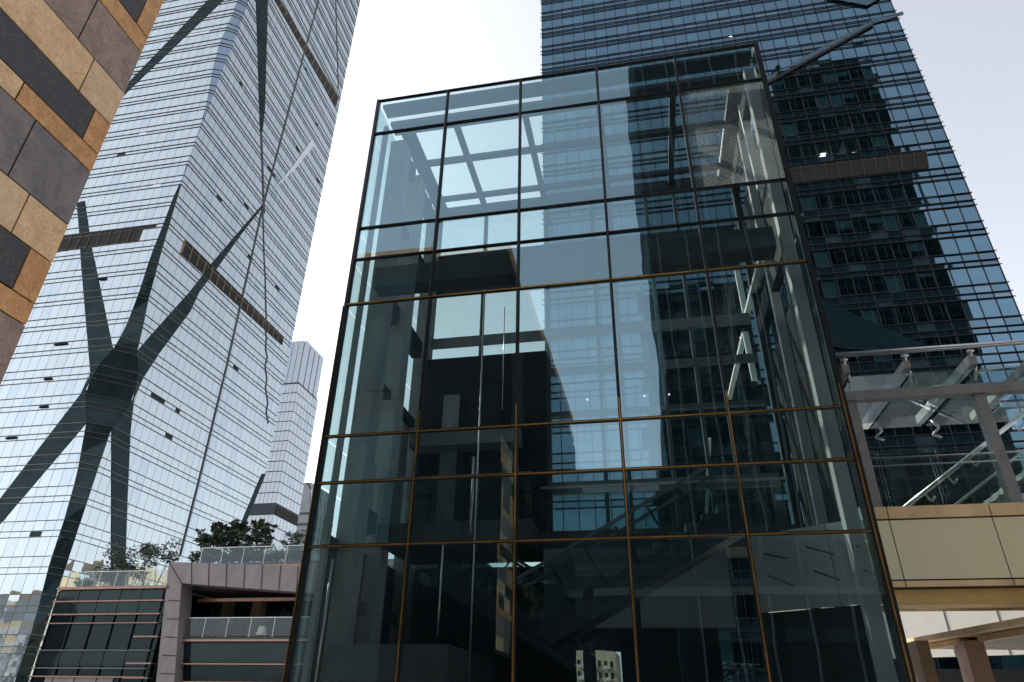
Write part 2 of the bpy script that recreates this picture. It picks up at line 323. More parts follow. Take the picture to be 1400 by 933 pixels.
# pale lift-shaft wall along the right side, rods of the point fixings in front of it
mb = MB(); zt = 4.75; zb = onY(1100,830,13.7).z
mb.prism([(2.02,14.45,zb),(3.30,13.55,zb),(3.30,13.55,zt),(2.02,14.45,zt)], (.03,.05,0)); mb.prism([(3.31,13.55,zb),(3.58,13.36,zb),(3.58,13.36,zt),(3.31,13.55,zt)], (.03,.05,0)); mb.build('shaft_wall', M['plaster_pale'], pav)
mb = MB(); mb.prism([(2.02,14.45,.1),(3.58,13.36,.1),(3.58,13.36,zb-.02),(2.02,14.45,zb-.02)], (.03,.05,0)); mb.build('shaft_wall', M['dark_concrete'], pav)
for a, b in (((1044,757),(1076,764)),((1050,787),(1085,801)),((1103,748),(1139,758)),((1113,781),(1148,793)),((1171,747),(1190,752)),((1183,780),(1196,786))):
    p = onY(*a, 12.3); q = onY(*b, 13.0)
    mb = MB(); mb.tube(p, q, .014, 8); mb.build('fixing_rod', M['black_frame'], pav, True)
# closed roller panels behind the lowest panes
B('inner_panel', M['plaster_grey'], pav, ((-.25,14.9,3.1),(1.6,14.98,4.7)), ((-2.25,14.9,3.1),(-.35,14.98,4.7)))

def escalator(label, p, q, Y, w, lamp=False):
    t = thing('escalator', label, 'escalator', (p.x, Y, .1), 'escalators inside the pavilion')
    d = Vector((q.x-p.x, 0, q.z-p.z)); dn = d.normalized(); up = Vector((-dn.z, 0, dn.x))
    if up.z < 0: up = -up
    P = Vector((p.x, Y, p.z)); Q = Vector((q.x, Y, q.z))
    mb = MB(); mb.prism([P-up*.45, Q-up*.45, Q, P], (0,w,0)); mb.build('truss', M['dark_steel'], t)
    for k in (0, w-.03):
        mb = MB(); mb.prism([P+up*.0+Vector((0,k,0)), Q+Vector((0,k,0)), Q+up*.85+Vector((0,k,0)), P+up*.85+Vector((0,k,0))], (0,.012,0)); mb.build('balustrade', M['clear_glass'], t)
        mb = MB(); mb.beam(P+up*.89+Vector((0,k,0)), Q+up*.89+Vector((0,k,0)), .07, .06, up=up); mb.build('handrail', M['grey_steel'], t)
    mb = MB(); n = max(4, int(d.length/.35))
    for k in range(n):
        c = P + d*((k+.5)/n); mb.box((c.x-.16,Y+.1,c.z-.02),(c.x+.16,Y+w-.1,c.z+.14))
    mb.build('steps', M['grey_steel'], t)
    for k in range(1, 6):
        c = P + d*(k/6); mb = MB(); mb.beam(c-up*.02, c+up*.8, .04, .03, up=(0,1,0)); mb.build('brace', M['black_frame'], t)
    return t
escalator('escalator climbing to the right behind the middle panes of the pavilion', onY(735,852,13.3), onY(1005,690,13.3), 13.3, 1.0)
escalator('escalator sloping down to the right behind the low left panes of the pavilion', onY(600,770,14.9), onY(830,908,14.9), 14.95, 1.0)

# ------------------------------------------------------------------ tower helpers
def lerp_list(pts, z):
    """pts sorted by z: (z, value)"""
    if z <= pts[0][0]: return pts[0][1]
    for (a, va), (b, vb) in zip(pts, pts[1:]):
        if z <= b: return va + (vb-va)*(z-a)/(b-a)
    return pts[-1][1]
M['lt_glass'] = mirror_glass('tower_glass_pale', (.15,.185,.20), .54, (.84,.93,.97), wob=.06)
M['lt_glass_b'] = mirror_glass('tower_glass_blind', (.32,.37,.38), .46, (.85,.93,.97), wob=.06)
M['lt_glass_c'] = mirror_glass('tower_glass_deep', (.08,.11,.13), .56, (.76,.87,.94), wob=.06)
M['lt_dark'] = mirror_glass('brace_glass_dark', (.022,.034,.037), .025, (.5,.7,.75), rough=.06, wob=1.0, var=.9, rmax=.10, fpow=4)
M['lt_corner'] = mirror_glass('corner_glass_blue', (.06,.10,.14), .42, (.66,.82,1.0), wob=.08)
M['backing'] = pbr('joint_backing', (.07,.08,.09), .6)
M['fin'] = pbr('fin_metal', (.17,.145,.115), .38, .75, var=.25)
M['fin_dark'] = pbr('fin_metal_dark', (.014,.016,.019), .7, 0, var=.25)
M['louver'] = pbr('louver_brown', (.014,.010,.008), .75, 0, var=.4, scale=1.0)
M['louver_frame_lit'] = pbr('louver_frame_lit', (.38,.23,.09), .45, .3, var=.4, scale=1.0)  # louver frame colour warmed to look sunlit
M['louver_frame'] = pbr('louver_frame', (.075,.07,.062), .45, .5, var=.2)
M['pale_plate'] = mirror_glass('pale_plate_glass', (.62,.66,.68), .45, (.95,.98,1.0))

def plate(name, pts, axis, val, off, th, mat, parent):
    """flat plate traced on a facade plane, with thickness th, its back 'off' in front of the plane"""
    P = [on(axis, a, b, val) for a, b in pts]; s = -1 if axis == 1 else 1
    o = Vector((0,0,0)); o[axis] = s*off; d = Vector((0,0,0)); d[axis] = s*th
    mb = MB(); mb.prism([p+o for p in P], d); return mb.build(name, mat, parent)
def louver(parent, A, Bq, Cq, D, n, axis, val, off, mat, frame='louver_frame'):
    """strip A-B on top, D-C below; n bays with pale frame bars"""
    PA, PB, PC, PD = (on(axis, *q, val) for q in (A, Bq, Cq, D)); s = -1 if axis == 1 else 1
    o = Vector((0,0,0)); o[axis] = s*off; d = Vector((0,0,0)); d[axis] = s*.05
    mb = MB(); mb.prism([p+o for p in (PA,PB,PC,PD)], d); lv = mb.build('louver', mat, parent)
    mb = MB(); e = o+d*1.2
    for k in range(n+1):
        t = k/n; mb.beam(PA.lerp(PB, t)+e, PD.lerp(PC, t)+e, .10, .14, up=d)
    mb.beam(PA.lerp(PD,.22)+e, PB.lerp(PC,.22)+e, .05, .06, up=d)
    mb.build('frame', M[frame], lv); return lv

# ------------------------------------------------------------------ tall mirrored tower on the left
LY, LX = 66.0, -65.2
def zl(pts, axis):
    val = LY if axis == 1 else LX; k = 0 if axis == 1 else 1; out = []
    for a, b in pts:
        p = on(axis, a, b, val); out.append((p.z, p[k]))
    return sorted(out)
P1 = [(0.0,-65.0)] + zl([(318,20),(300,60),(290,100),(281,150),(275,175),(255,230),(237,270),(222,310),(206,350),(190,400),(171,450),(155,477),(138,495),(117,531),(118,578),(105,650),(88,710),(68,770),(50,840),(35,890)], 1) + [(185.,-67.6)]
P2 = [(0.0,67.6)] + zl([(340,0),(318,60),(297,115),(285,150),(275,175),(262,205),(247,255),(222,340),(203,410),(193,460),(186,485),(189,508),(182,546),(152,587),(118,690),(85,790)], 0) + [(185.,68.4)]
YEND = [(0.,95.),(8.,96.),(26.6,99.8),(37.1,103.8),(185.,104.2)]
p1 = lambda z: min(-65.22, lerp_list(P1, z)); p2 = lambda z: max(66.02, lerp_list(P2, z)); yend = lambda z: lerp_list(YEND, z)
LXL, LTOP = -104.0, 182.0
lt = thing('glass_tower', 'tall pale mirrored glass tower on the left with dark diagonal bracing on two faces', 'tower', (-80,80,0))
F0, FP, FO = 58.65, 4.05, (0,.70,1.87)
levels = []; k = -14
while F0+k*FP < LTOP:
    levels += [F0+k*FP+o for o in FO]; k += 1
levels = [z for z in levels if 0.5 < z < LTOP]
rnd = random.Random(11)
mbL, mbR, mbC, mbBack = MB(), MB(), MB(), MB()
CW, GAP = 1.43, .022
runs = {}
for li in range(len(levels)-1):
    z0, z1 = levels[li]+.02, levels[li+1]-.02; tall = (z1-z0) > 1.6
    # face towards the plaza
    c = 0; x = LXL
    while True:
        xa = x+GAP; xb0, xb1 = x+CW-GAP, x+CW-GAP
        e0, e1 = p1(z0)-.02, p1(z1)-.02; last = xb0 >= min(e0, e1)
        if last: xb0, xb1 = e0, e1
        if xa < min(xb0, xb1):
            t = [rnd.gauss(0,.0045) for _ in range(3)]; mi = rnd.choices((0,1,2),(.75,.13,.12))[0]
            mbL.poly([(xa,LY+t[0],z0),(xb0,LY+t[1],z0),(xb1,LY+t[2],z1),(xa,LY+t[0]+t[2]-t[1],z1)], mi)
        if last: break
        x += CW
    # face towards the right
    y = 104.4
    col = 0
    while True:
        yb = y-GAP; ya = y-CW+GAP; s0, s1 = p2(z0)+.02, p2(z1)+.02; last = ya <= max(s0, s1)
        q0, q1 = (s0, s1) if last else (ya, ya); b0, b1 = min(yb, yend(z0)), min(yb, yend(z1))
        if q0 < b0 and q1 < b1:
            r = runs.get(col, 0)
            if rnd.random() < .12: runs[col] = r = rnd.choices((0,1,2),(.6,.25,.15))[0]
            t = [rnd.gauss(0,.0045) for _ in range(3)]
            mbR.poly([(LX+t[0],q0,z0),(LX+t[1],b0,z0),(LX+t[2],b1,z1),(LX+t[0]+t[2]-t[1],q1,z1)], r)
        if last: break
        y -= CW; col += 1
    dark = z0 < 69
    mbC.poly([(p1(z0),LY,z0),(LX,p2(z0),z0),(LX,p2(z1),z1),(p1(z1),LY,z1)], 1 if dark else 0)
    za, zb = levels[li], levels[li+1]; b = .09
    mbBack.poly([(LXL,LY+b,za),(p1(za)-.05,LY+b,za),(p1(zb)-.05,LY+b,zb),(LXL,LY+b,zb)])
    mbBack.poly([(LX-b,p2(za)+.05,za),(LX-b,yend(za)-.1,za),(LX-b,yend(zb)-.1,zb),(LX-b,p2(zb)+.05,zb)])
mbL.build('curtain_wall', [M['lt_glass'],M['lt_glass_b'],M['lt_glass_c']], lt)
mbR.build('curtain_wall', [M['lt_glass'],M['lt_glass_b'],M['lt_glass_c']], lt)
mbC.build('chamfered_corner', [M['lt_corner'],M['lt_dark']], lt)
B('core', M['backing'], lt, ((LXL,LY+3,0),(LX-4,94,LTOP)))
mbBack.build('joint_backing', M['backing'], lt)
mb = MB(); mb.poly([(LXL,LY,levels[-1]),(p1(LTOP),LY,levels[-1]),(LX,p2(LTOP),levels[-1]),(LX,104.2,levels[-1]),(LXL,104.2,levels[-1])]); mb.build('roof', M['concrete'], lt)
mb = MB(); mb.poly([(LXL,LY,0),(LXL,104,0),(LXL,104,LTOP),(LXL,LY,LTOP)]); mb.poly([(LXL,104,0),(LX,96,0),(LX,104,LTOP),(LXL,104,LTOP)]); mb.build('wall', M['lt_glass'], lt)
def lt_fin(mb, z):
    pr, h = .10, .055
    pts = [(LXL,LY),(p1(z),LY),(LX,p2(z)),(LX,yend(z)+.05)]
    q = [(LXL,LY-pr),(p1(z)+.05,LY-pr),(LX+pr,p2(z)-.05),(LX+pr,yend(z)+.05)]
    for i in range(3):
        mb.prism([(*pts[i],z-h/2),(*q[i],z-h/2),(*q[i+1],z-h/2),(*pts[i+1],z-h/2)], (0,0,h))
rest = MB(); nf = 0
for z in levels:
    if z < 6: continue
    if nf < 92:
        mb = MB(); lt_fin(mb, z); mb.build('floor_fin', M['fin'], lt); nf += 1
    else: lt_fin(rest, z)
struct_rest = rest.build('floor_fin', M['fin'], lt); struct_rest['kind'] = 'stuff'
# dark diagonal braces, on the plaza face and on the right face
PL = [[(105,278),(116,275),(125,338),(130,360),(153,471),(155,478),(138,496),(124,512),(111,360),(108,310)],
      [(124,511),(139,495),(117.5,531),(110,540)],
      [(110,540),(117.5,531),(118.5,578),(0,717),(-50,777),(-50,741),(0,683)],
      [(338,-54),(360,-53),(306,0),(180,120),(140,160),(140,150),(180,109),(285,0)]]
for P in PL: plate('brace', P, 1, LY, .02, .06, M['lt_dark'], lt)
PR = [[(186,482),(222,441),(259,400),(260,426),(217,484),(195,518),(189,508)], [(259,400),(289,361),(324,320),(358,281),(361,281),(330,320),(298,365),(272,400),(260,426)],
      [(189,508),(195,518),(183,545),(178,590),(152.5,587),(182,546)], [(152.5,587),(178,590),(174,680),(171,770),(170,810),(152,810),(152,760)],
      [(347,-50),(371,-50),(366,0),(362,150),(358,184),(355.5,180),(350,0)]]
for P in PR: plate('brace', P, 0, LX, .02, .06, M['lt_dark'], lt)
plate('brace', [(358,648),(363,648),(333,722),(327,722)], 0, LX, .02, .08, M['lt_dark'], lt)
def seam_reflection_line(pts, w, mat='backing', off=.05):
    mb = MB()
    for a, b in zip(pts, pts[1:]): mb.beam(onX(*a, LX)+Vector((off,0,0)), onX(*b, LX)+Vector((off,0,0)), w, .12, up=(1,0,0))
    mb.build('seam_reflection_line', M[mat], lt)
seam_reflection_line([(357,180),(361,292)], .45); seam_reflection_line([(435.5,0),(360.5,278)], .35); seam_reflection_line([(360.5,278),(310,500),(275,645),(246,760)], .35); seam_reflection_line([(459,0),(462.5,122)], .22)
seam_reflection_line([(220+a/4.665,380+b/4.665) for a, b in [(650,-420),(658,-120),(665,0),(667,140),(672,250),(664,300),(672,380),(667,450),(678,510),(664,560),(675,640),(667,700),(681,800),(671,850),(684,930)]], .22)  # wiggly dark strip imitates a building edge mirrored in the glass
plate('pale_strip', [(371,262),(400,227),(425,192),(430,199),(402,232)], 0, LX, .05, .05, M['pale_plate'], lt)
louver(lt, (253,329),(387,460),(385,472),(247,347), 17, 0, LX, .03, M['louver'], 'louver_frame_lit')
louver(lt, (372,-18),(462.5,134),(458,146),(366,-16), 15, 0, LX, .03, M['louver'], 'louver_frame_lit')
louver(lt, (60,327),(196,310),(189,329),(50,349), 10, 1, LY, .03, M['louver'])
# tilted-out vents: dark slots with a pale lid under the fins
rnd = random.Random(5)
vents = [(75,472,1.2),(62,516,.7),(58,549,.7),(10,597,.9),(138,378,.7),(85,733,.8)]
for a, b, w in vents:
    p = onY(a, b, LY); z = min((z for z in levels), key=lambda q: abs(q-p.z)); w *= 1.43
    mb = MB(); mb.prism([(p.x,LY-.02,z-.45),(p.x,LY-.28,z-.40),(p.x,LY-.02,z-.10)], (w*1.15,0,0)); v = mb.build('vent', M['lt_dark'], lt)
lev0 = [z for i, z in enumerate(levels) if abs(((z-F0)/FP) % 1) < .01 or abs(((z-F0)/FP) % 1) > .99]
for _ in range(14):
    z = rnd.choice(lev0[4:38]); x = rnd.uniform(-98,-69); n = rnd.choice((1,1,2,3))
    mb = MB(); mb.box((x,LY-.06,z+.07),(x+CW*n,LY-.01,z+.62)); mb.build('vent', M['lt_dark'] if rnd.random() < .6 else M['pale_plate'], lt)
for _ in range(20):
    z = rnd.choice(lev0[6:46]); y = rnd.uniform(70,101); n = rnd.choice((.6,1,1,2))
    mb = MB(); mb.box((LX+.01,y,z+.07),(LX+.06,y+CW*n,z+.62)); mb.build('vent', M['lt_dark'], lt)

# ------------------------------------------------------------------ dark blue office tower behind the pavilion
RX0, RX1, RY, RTOP = -9.58, 38.6, 66.0, 124.0
rt = thing('office_tower', 'dark blue glass office tower with black horizontal fins behind the pavilion', 'tower', (14.5,80,0))
M['rt_vision'] = glass('tower_vision_glass', (.23,.36,.39), .34, (.40,.68,.90), rmax=.9)
M['rt_spandrel'] = mirror_glass('tower_spandrel', (.008,.021,.027), .27, (.44,.71,.93), wob=.05)
M['rt_spandrel_b'] = mirror_glass('tower_spandrel_pale', (.035,.065,.08), .30, (.52,.76,.98), wob=.05)
M['rt_brace'] = mirror_glass('tower_brace_glass', (.012,.026,.034), .16, (.5,.7,.85), wob=.2)
M['blind'] = pbr('blind_fabric', (.62,.72,.72), .8, var=.15)
M['ceiling'] = pbr('office_ceiling', (.22,.24,.25), .8, var=.1)
M['office_dark'] = pbr('office_interior', (.06,.075,.08), .8, var=.5, scale=.4)
M['office_lamp'] = lamp_mat('office_lamp', (1,.97,.9), 5)
RZ0, RP, RO = 39.23, 4.005, (0,.705,1.74)
flo = [RZ0+RP*k for k in range(-9, 22) if 1 < RZ0+RP*k < RTOP]
NC = 30; CWR = (RX1-RX0)/NC
rnd = random.Random(21)
mbV, mbS, mbI, mbMu, mbCe = MB(), MB(), MB(), MB(), MB(); blinds = []
for k in range(NC+1):
    x = RX0+k*CWR; mbMu.box((x-.045,RY-.06,1),(x+.045,RY+.06,RTOP))
for z in flo:
    for c in range(NC):
        x0, x1 = RX0+c*CWR+.05, RX0+(c+1)*CWR-.05
        for (a, b, vis) in ((z+.02,z+.68,0),(z+.73,z+1.71,0),(z+1.77,z+RP-.02,1)):
            t = [rnd.gauss(0,.004) for _ in range(3)]
            q = [(x0,RY+t[0],a),(x1,RY+t[1],a),(x1,RY+t[2],b),(x0,RY+t[0]+t[2]-t[1],b)]
            if vis: mbV.poly(q)
            else: mbS.poly(q, 1 if rnd.random() < .1 else 0)
        r = rnd.random()
        if r < .30:
            dz = rnd.choice((.5,.8,1.1,1.6,2.2)) if r < .18 else 2.25
            blinds.append(((x0+.02,RY+.28,z+RP-dz),(x1-.02,RY+.30,z+RP-.02)))
        if rnd.random() < .06: mbI.box((x0,RY+.5,z+1.6),(x0+.5,RY+3,z+RP))
        if rnd.random() < .10: mbI.box((x0-.02,RY+.4,z+1.6),(x0+.06,RY+6,z+RP), 1)
    mbCe.box((RX0+.1,RY+.12,z+.05),(RX1-.1,RY+11,z+1.6))
    for _ in range(rnd.choice((0,0,1,2,3))):
        x = rnd.uniform(RX0+8, RX1-3); y = RY+rnd.uniform(1.5,5)
        B('ceiling_lamp', M['office_lamp'], rt, ((x,y,z-.04),(x+rnd.choice((.3,.3,.6)),y+rnd.choice((.3,.9)),z+.02)))
mbV.build('curtain_wall', M['rt_vision'], rt); mbS.build('spandrel', [M['rt_spandrel'],M['rt_spandrel_b']], rt)
mbMu.build('mullion', M['black_frame'], rt); mbCe.build('floor_slab', M['ceiling'], rt); 
blinds.sort(key=lambda q: (0 if (q[0][0] > 15 and q[0][2] > 28) or q[0][2] > 88 else 1, abs(q[0][2]-60)))
for q in blinds[:98]: B('blind', M['blind'], rt, q)
B('blind', M['blind'], rt, *blinds[98:])['kind'] = 'stuff'
mbI.build('partition', [M['office_dark'],M['blind']], rt)
B('core', M['office_dark'], rt, ((RX0+.3,RY+11,0),(RX1-.3,RY+34,RTOP)))
mb = MB(); mb.box((RX0-.02,RY+.12,0),(RX0+.08,RY+34,RTOP)); mb.box((RX1-.08,RY+.12,0),(RX1+.02,RY+34,RTOP)); mb.build('gable_wall', M['rt_spandrel'], rt)
B('plinth', M['rt_spandrel'], rt, ((RX0,RY,0),(RX1,RY+.1,flo[0])))
nf = 0
for z in flo:
    for o_ in RO:
        B('floor_fin', M['fin_dark'], rt, ((RX0-.25,RY-.19,z+o_-.035),(RX1+.20,RY-.07,z+o_+.035)))
louver(rt, (1076,231),(1265,208),(1269,231),(1082,252), 11, 1, RY, .10, M['louver'])
plate('brace', [(1046,108),(1190,30),(1193,34),(1047,114.5)], 1, RY, .14, .05, M['rt_brace'], rt)
plate('brace', [(1046,115),(1193,34.5),(1194,37),(1047,118.5)], 1, RY, .18, .10, M['fin_dark'], rt)
plate('brace', [(1190,28.5),(1234,17.5),(1235,22),(1194,34)], 1, RY, .14, .05, M['rt_brace'], rt)
plate('brace', [(1100,-30),(1215,-18),(1203,0),(1185,10.5),(1133,1)], 1, RY, .26, .1, M['rt_brace'], rt)
plate('brace', [(1090,398),(1150,424),(1200,447),(1266,475),(1235,482),(1150,478),(1095,470)], 1, RY, .26, .1, M['rt_brace'], rt)

M['dk_glass'] = mirror_glass('dark_tower_glass', (.004,.006,.007), .006, (.5,.62,.66), rough=.06, wob=.3, rmax=.10)
# ------------------------------------------------------------------ stone clad building beside the camera
M['granite_tan'] = granite('granite_tan', (.58,.355,.17), (.78,.52,.28), (.36,.20,.09), s1=7, fleck=.5)
M['granite_peach'] = granite('granite_peach', (.56,.355,.205), (.72,.47,.29), (.38,.22,.12), s1=7, fleck=.4)
M['granite_ochre'] = granite('granite_ochre', (.42,.185,.058), (.64,.33,.12), (.22,.09,.03), s1=7, fleck=.5)
M['granite_black'] = granite('granite_black', (.018,.017,.02), (.035,.032,.035), (.11,.055,.035), s1=8, s2=48, fleck=.7)
M['granite_mauve'] = granite('granite_mauve', (.19,.125,.10), (.36,.24,.185), (.09,.065,.06), s1=5, fleck=.45)
M['granite_slate'] = granite('granite_slate', (.10,.098,.105), (.21,.165,.15), (.34,.155,.075), s1=4, fleck=.4)
M['joint'] = pbr('joint_black', (.008,.008,.008), .9)
gm = ['granite_tan','granite_peach','granite_ochre','granite_black','granite_mauve','granite_slate']
GX, GY, GY0 = -4.45, 3.545, -17.6
st = thing('stone_building', 'building clad in tan, black and slate granite slabs at the left edge', 'building', (-12,-7,0))
rowz = [7.36,7.14,6.58,6.16,5.80,5.60,5.02,4.64,4.26,4.07]
known = {(7.36,8.05):[(3.37,3),(0,2)], (7.14,7.36):[(1.9,2)], (6.58,7.14):[(2.96,4),(2.3,5)], (6.16,6.58):[(3.155,1),(2.2,0)], (5.80,6.16):[(3.35,2),(2.35,3)], (5.60,5.80):[(2.75,2),(2.1,0)],
         (5.02,5.60):[(2.95,5),(2.2,5)], (4.64,5.02):[(3.15,0),(2.5,1)], (4.26,4.64):[(3.33,2),(2.6,3)], (4.07,4.26):[(2.5,2)], (3.5,4.07):[(2.6,4)]}
rows = [(a, b) for b, a in zip(rowz, rowz[1:])] + [(3.5,4.07),(7.36,8.05)]
hs = [.36,.2,.58,.38,.38,.22,.56,.42]
z = 8.05; k = 0
while z < 17.2: rows.append((z, min(17.3, z+hs[k % 8]))); z += hs[k % 8]; k += 1
z = 3.5; k = 3
while z > .1: rows.append((max(.02, z-hs[k % 8]), z)); z -= hs[k % 8]; k += 1
rnd = random.Random(4); mbT = MB(); J = .0065
def tile(y0, y1, z0, z1, mi):
    d = rnd.uniform(0,.0025); mbT.box((GX-.03,y0+J,z0+J),(GX+d,y1-J,z1-J), mi)
for (z0, z1) in rows:
    key = next((kk for kk in known if abs(kk[0]-z0) < .02 and abs(kk[1]-z1) < .02), None)
    y = GY; seq = []
    if z1 < 3.3: continue
    if key:
        cuts = known[key]
        # first number: joint position; material of the piece next to the corner, then inward
        j = cuts[0][0]
        mats_ = {(7.36,8.05):[2,3,2], (7.14,7.36):[2,0], (6.58,7.14):[4,4,5], (6.16,6.58):[1,0,4], (5.80,6.16):[2,3,3], (5.60,5.80):[2,0,3],
                 (5.02,5.60):[5,5,2], (4.64,5.02):[0,1,3], (4.26,4.64):[2,3,0], (4.07,4.26):[2,2], (3.5,4.07):[4,5]}[key]
        for i_, (j, _) in enumerate(cuts):
            if j <= 0.1: j = y-1.0
            tile(j, y, z0, z1, mats_[i_]); y = j
        first = mats_[len(cuts)] if len(mats_) > len(cuts) else 0
        j = y-rnd.uniform(.8,1.3); tile(j, y, z0, z1, first); y = j
    while y > 2.3 and 3.3 < z1 < 9.6:
        L = rnd.choice((.6,.9,1.2,1.5)); j = max(GY0, y-L); tile(j, y, z0, z1, rnd.randrange(6)); y = j
mbT.build('stone_cladding', [M[x] for x in gm], st)
B('wall', M['joint'], st, ((-20,GY0,0),(GX-.031,GY-.021,17.3)))
mb = MB(); rz = random.Random(8)
for k in range(9):
    for (ya, yb) in [(GY-.02,1.95)] if k > 4 else []: mb.box((GX-.03,yb,9.62+(k-5)*1.9),(GX,ya,9.62+(k-5)*1.9+1.84))
    for j_ in range(11): mb.box((GX-.03,.95-1.75*(j_+1)+.04,.1+k*1.9),(GX+rz.uniform(0,.004),.95-1.75*j_-.04,.1+k*1.9+1.84))
mb.box((GX-.03,.98,.1),(GX-.005,GY-.02,3.0))
mb.build('glazing', M['dk_glass'], st)
mb = MB()
for k in range(9):
    for j_ in range(3): mb.box((-8+j_*1.18+.03,GY-.02,.1+k*1.9),(-8+(j_+1)*1.18-.03 if j_ < 2 else GX-.05,GY+.01,.1+k*1.9+1.84))
mb.build('glazing', M['dk_glass'], st)
B('parapet', M['granite_ochre'], st, ((-20,GY-.3,17.3),(GX+.03,GY+.03,17.75)), ((GX-.4,GY0,17.3),(GX+.03,GY-.31,17.75)))
B('roof_screen', M['dark_steel'], st, ((-7.8,-3,17.3),(-5.2,2.6,18.1)))
for b_, a_ in (((-20,GY-.015,11.6),(-8.02,GY+.01,16.4)),((-20,GY-.015,6.0),(-8.02,GY+.01,10.8))):
    B('window', M['lt_dark'], st, (b_, a_))
# ------------------------------------------------------------------ far white tower
M['white_clad'] = mirror_glass('white_cladding', (.50,.53,.56), .25, (.85,.92,1.0), rough=.15)
M['white_clad2'] = mirror_glass('white_cladding_grey', (.32,.35,.38), .3, (.85,.92,1.0), rough=.1)
wt = thing('white_tower', 'slim white clad high-rise far behind the mirrored tower', 'tower', (-122,207,0))
WX, WY, WD, WT = -119.5, 200.0, 16.2, 122.0
mb = MB(); mb2 = MB(); rnd = random.Random(9)
for k in range(28):
    z0, z1 = 2+k*3.65, 2+(k+1)*3.65-.32
    if k == 15: continue
    for c in range(7):
        y0 = WY+c*WD/7; mb.box((WX-.3,y0+.08,z0),(WX,y0+WD/7-.08,z1), 0 if rnd.random() < .85 else 1)
        mb2.box((WX-.3-(c+1)*1.5+.06,WY-.0,z0),(WX-.3-c*1.5-.06,WY+.3,z1), 0)
mb.build('cladding', [M['white_clad'],M['white_clad2']], wt); mb2.build('cladding', M['white_clad'], wt)
B('body', M['dark_steel'], wt, ((WX-12,WY+.1,0),(WX-.12,WY+WD,104.5)))
B('louver', M['louver'], wt, ((WX-.1,WY+.8,2+15*3.65),(WX+.1,WY+WD-.3,2+16*3.65-.6)))
mb = MB()
for c in range(4): mb.box((WX-.5,WY+.1+c*WD*.95/4,104.6),(WX-.05,WY+(c+1)*WD*.95/4-.5,WT))
for c in range(3): mb.box((WX-.6-(c+1)*2.2,WY+.1,104.6),(WX-.6-c*2.2-.2,WY+.4,WT))
mb.build('crown', M['white_clad2'], wt)
B('crown_core', M['grey_steel'], wt, ((WX-8,WY+.5,104.5),(WX-.3,WY+WD*.94,WT-.5)))
# ------------------------------------------------------------------ grey building with arched crown
M['far_grey'] = pbr('far_grey', (.36,.38,.40), .7, var=.15, scale=.1); M['far_rib'] = pbr('far_rib', (.55,.55,.54), .6)
ab = thing('arched_building', 'grey building with white arched ribs far away between white tower and pavilion', 'building', (-146,270,0))
AX = -140.0
B('body', M['far_grey'], ab, ((AX-20,262,0),(AX,285,78)))
mb = MB()
for k in range(16): mb.box((AX+.01,262,4+k*4.6),(AX+.12,285,5.0+k*4.6)); mb.box((AX-20,261.9,4+k*4.6),(AX+.01,261.99,5.0+k*4.6))
mb.build('floor_band', M['backing'], ab)
for k in range(6):
    y = 262.6+k*3.4; mb = MB(); prev = None
    for i_ in range(9):
        t = i_/8*math.pi/2; p = Vector((AX+.6-5.5*(1-math.cos(t))*.9, y, 70+17*math.sin(t)))
        if prev is not None: mb.beam(prev, p, .55, .8, up=(0,1,0))
        prev = p
    mb.beam((AX+.6,y,60),(AX+.6,y,70), .55, .8, up=(0,1,0)); mb.build('rib', M['far_rib'], ab)
B('crown', M['far_grey'], ab, ((AX-14,262.2,78),(AX-1.5,284,87)))

# ------------------------------------------------------------------ podium with the framed terrace
M['mauve_metal'] = pbr('mauve_metal', (.23,.205,.21), .5, .2, var=.2, scale=1.2, stretch=(1,1,.3), vr=.1)
M['pod_glass'] = mirror_glass('podium_glass', (.006,.009,.011), .035, (.55,.72,.78), rough=.03, wob=.25, rmax=.28, fpow=5)
M['pod_teal'] = mirror_glass('podium_spandrel', (.012,.017,.019), .04, (.55,.76,.8), rough=.05, wob=.2, rmax=.28, fpow=5)
M['copper'] = pbr('copper_trim', (.36,.22,.17), .42, .55, var=.2)
M['tan_column'] = pbr('tan_column', (.30,.19,.11), .6, var=.2)
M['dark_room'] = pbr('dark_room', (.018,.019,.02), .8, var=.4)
PY = 40.0
pd = thing('podium', 'dark glass podium with a mauve metal portal frame around an open terrace at lower left', 'building', (-30,45,0))
B('wing', M['pod_glass'], pd, ((-38.5,PY+.1,0),(-30.3,56,8.05)))
B('roof', M['concrete'], pd, ((-38.5,PY+.3,8.05),(-30.3,56,8.2)), ((-30.2,PY+1.4,9.55),(-10,56,9.7)))
B('wing_spandrel', M['pod_teal'], pd, ((-38.5,PY+.02,7.35),(-30.6,PY+.09,8.0)), ((-38.5,PY+.02,6.6),(-30.6,PY+.09,7.3)), ((-38.5,PY+.02,3.6),(-30.6,PY+.09,4.4)))
B('wing_spandrel', M['mauve_metal'], pd, ((-37.4,PY+.02,2.5),(-32.6,PY+.09,3.0)))
for z_, h_, m_ in ((8.08,.16,'copper'),(7.31,.07,'copper'),(6.52,.07,'copper'),(6.0,.05,'copper'),(4.42,.06,'grey_steel'),(3.42,.06,'grey_steel'),(2.95,.06,'copper'),(1.9,.06,'grey_steel')):
    B('fascia', M[m_], pd, ((-38.5,PY-.18,z_),(-30.4,PY+.3,z_+h_)))
mb = MB()
for k in range(6):
    x_ = -38.4+k*1.55; mb.box((x_-.02,PY-.01,.3),(x_+.02,PY+.1,8.05))
mb.build('mullion', M['black_frame'], pd)
def pY(pts, y, d, name, mat, parent):
    mb = MB(); mb.prism([onY(a, b, y) for a, b in pts], (0,d,0)); return mb.build(name, mat, parent)
fr = pY([(231,769),(248,798),(238,935),(213,935)], PY, 1.2, 'portal_frame', M['mauve_metal'], pd)
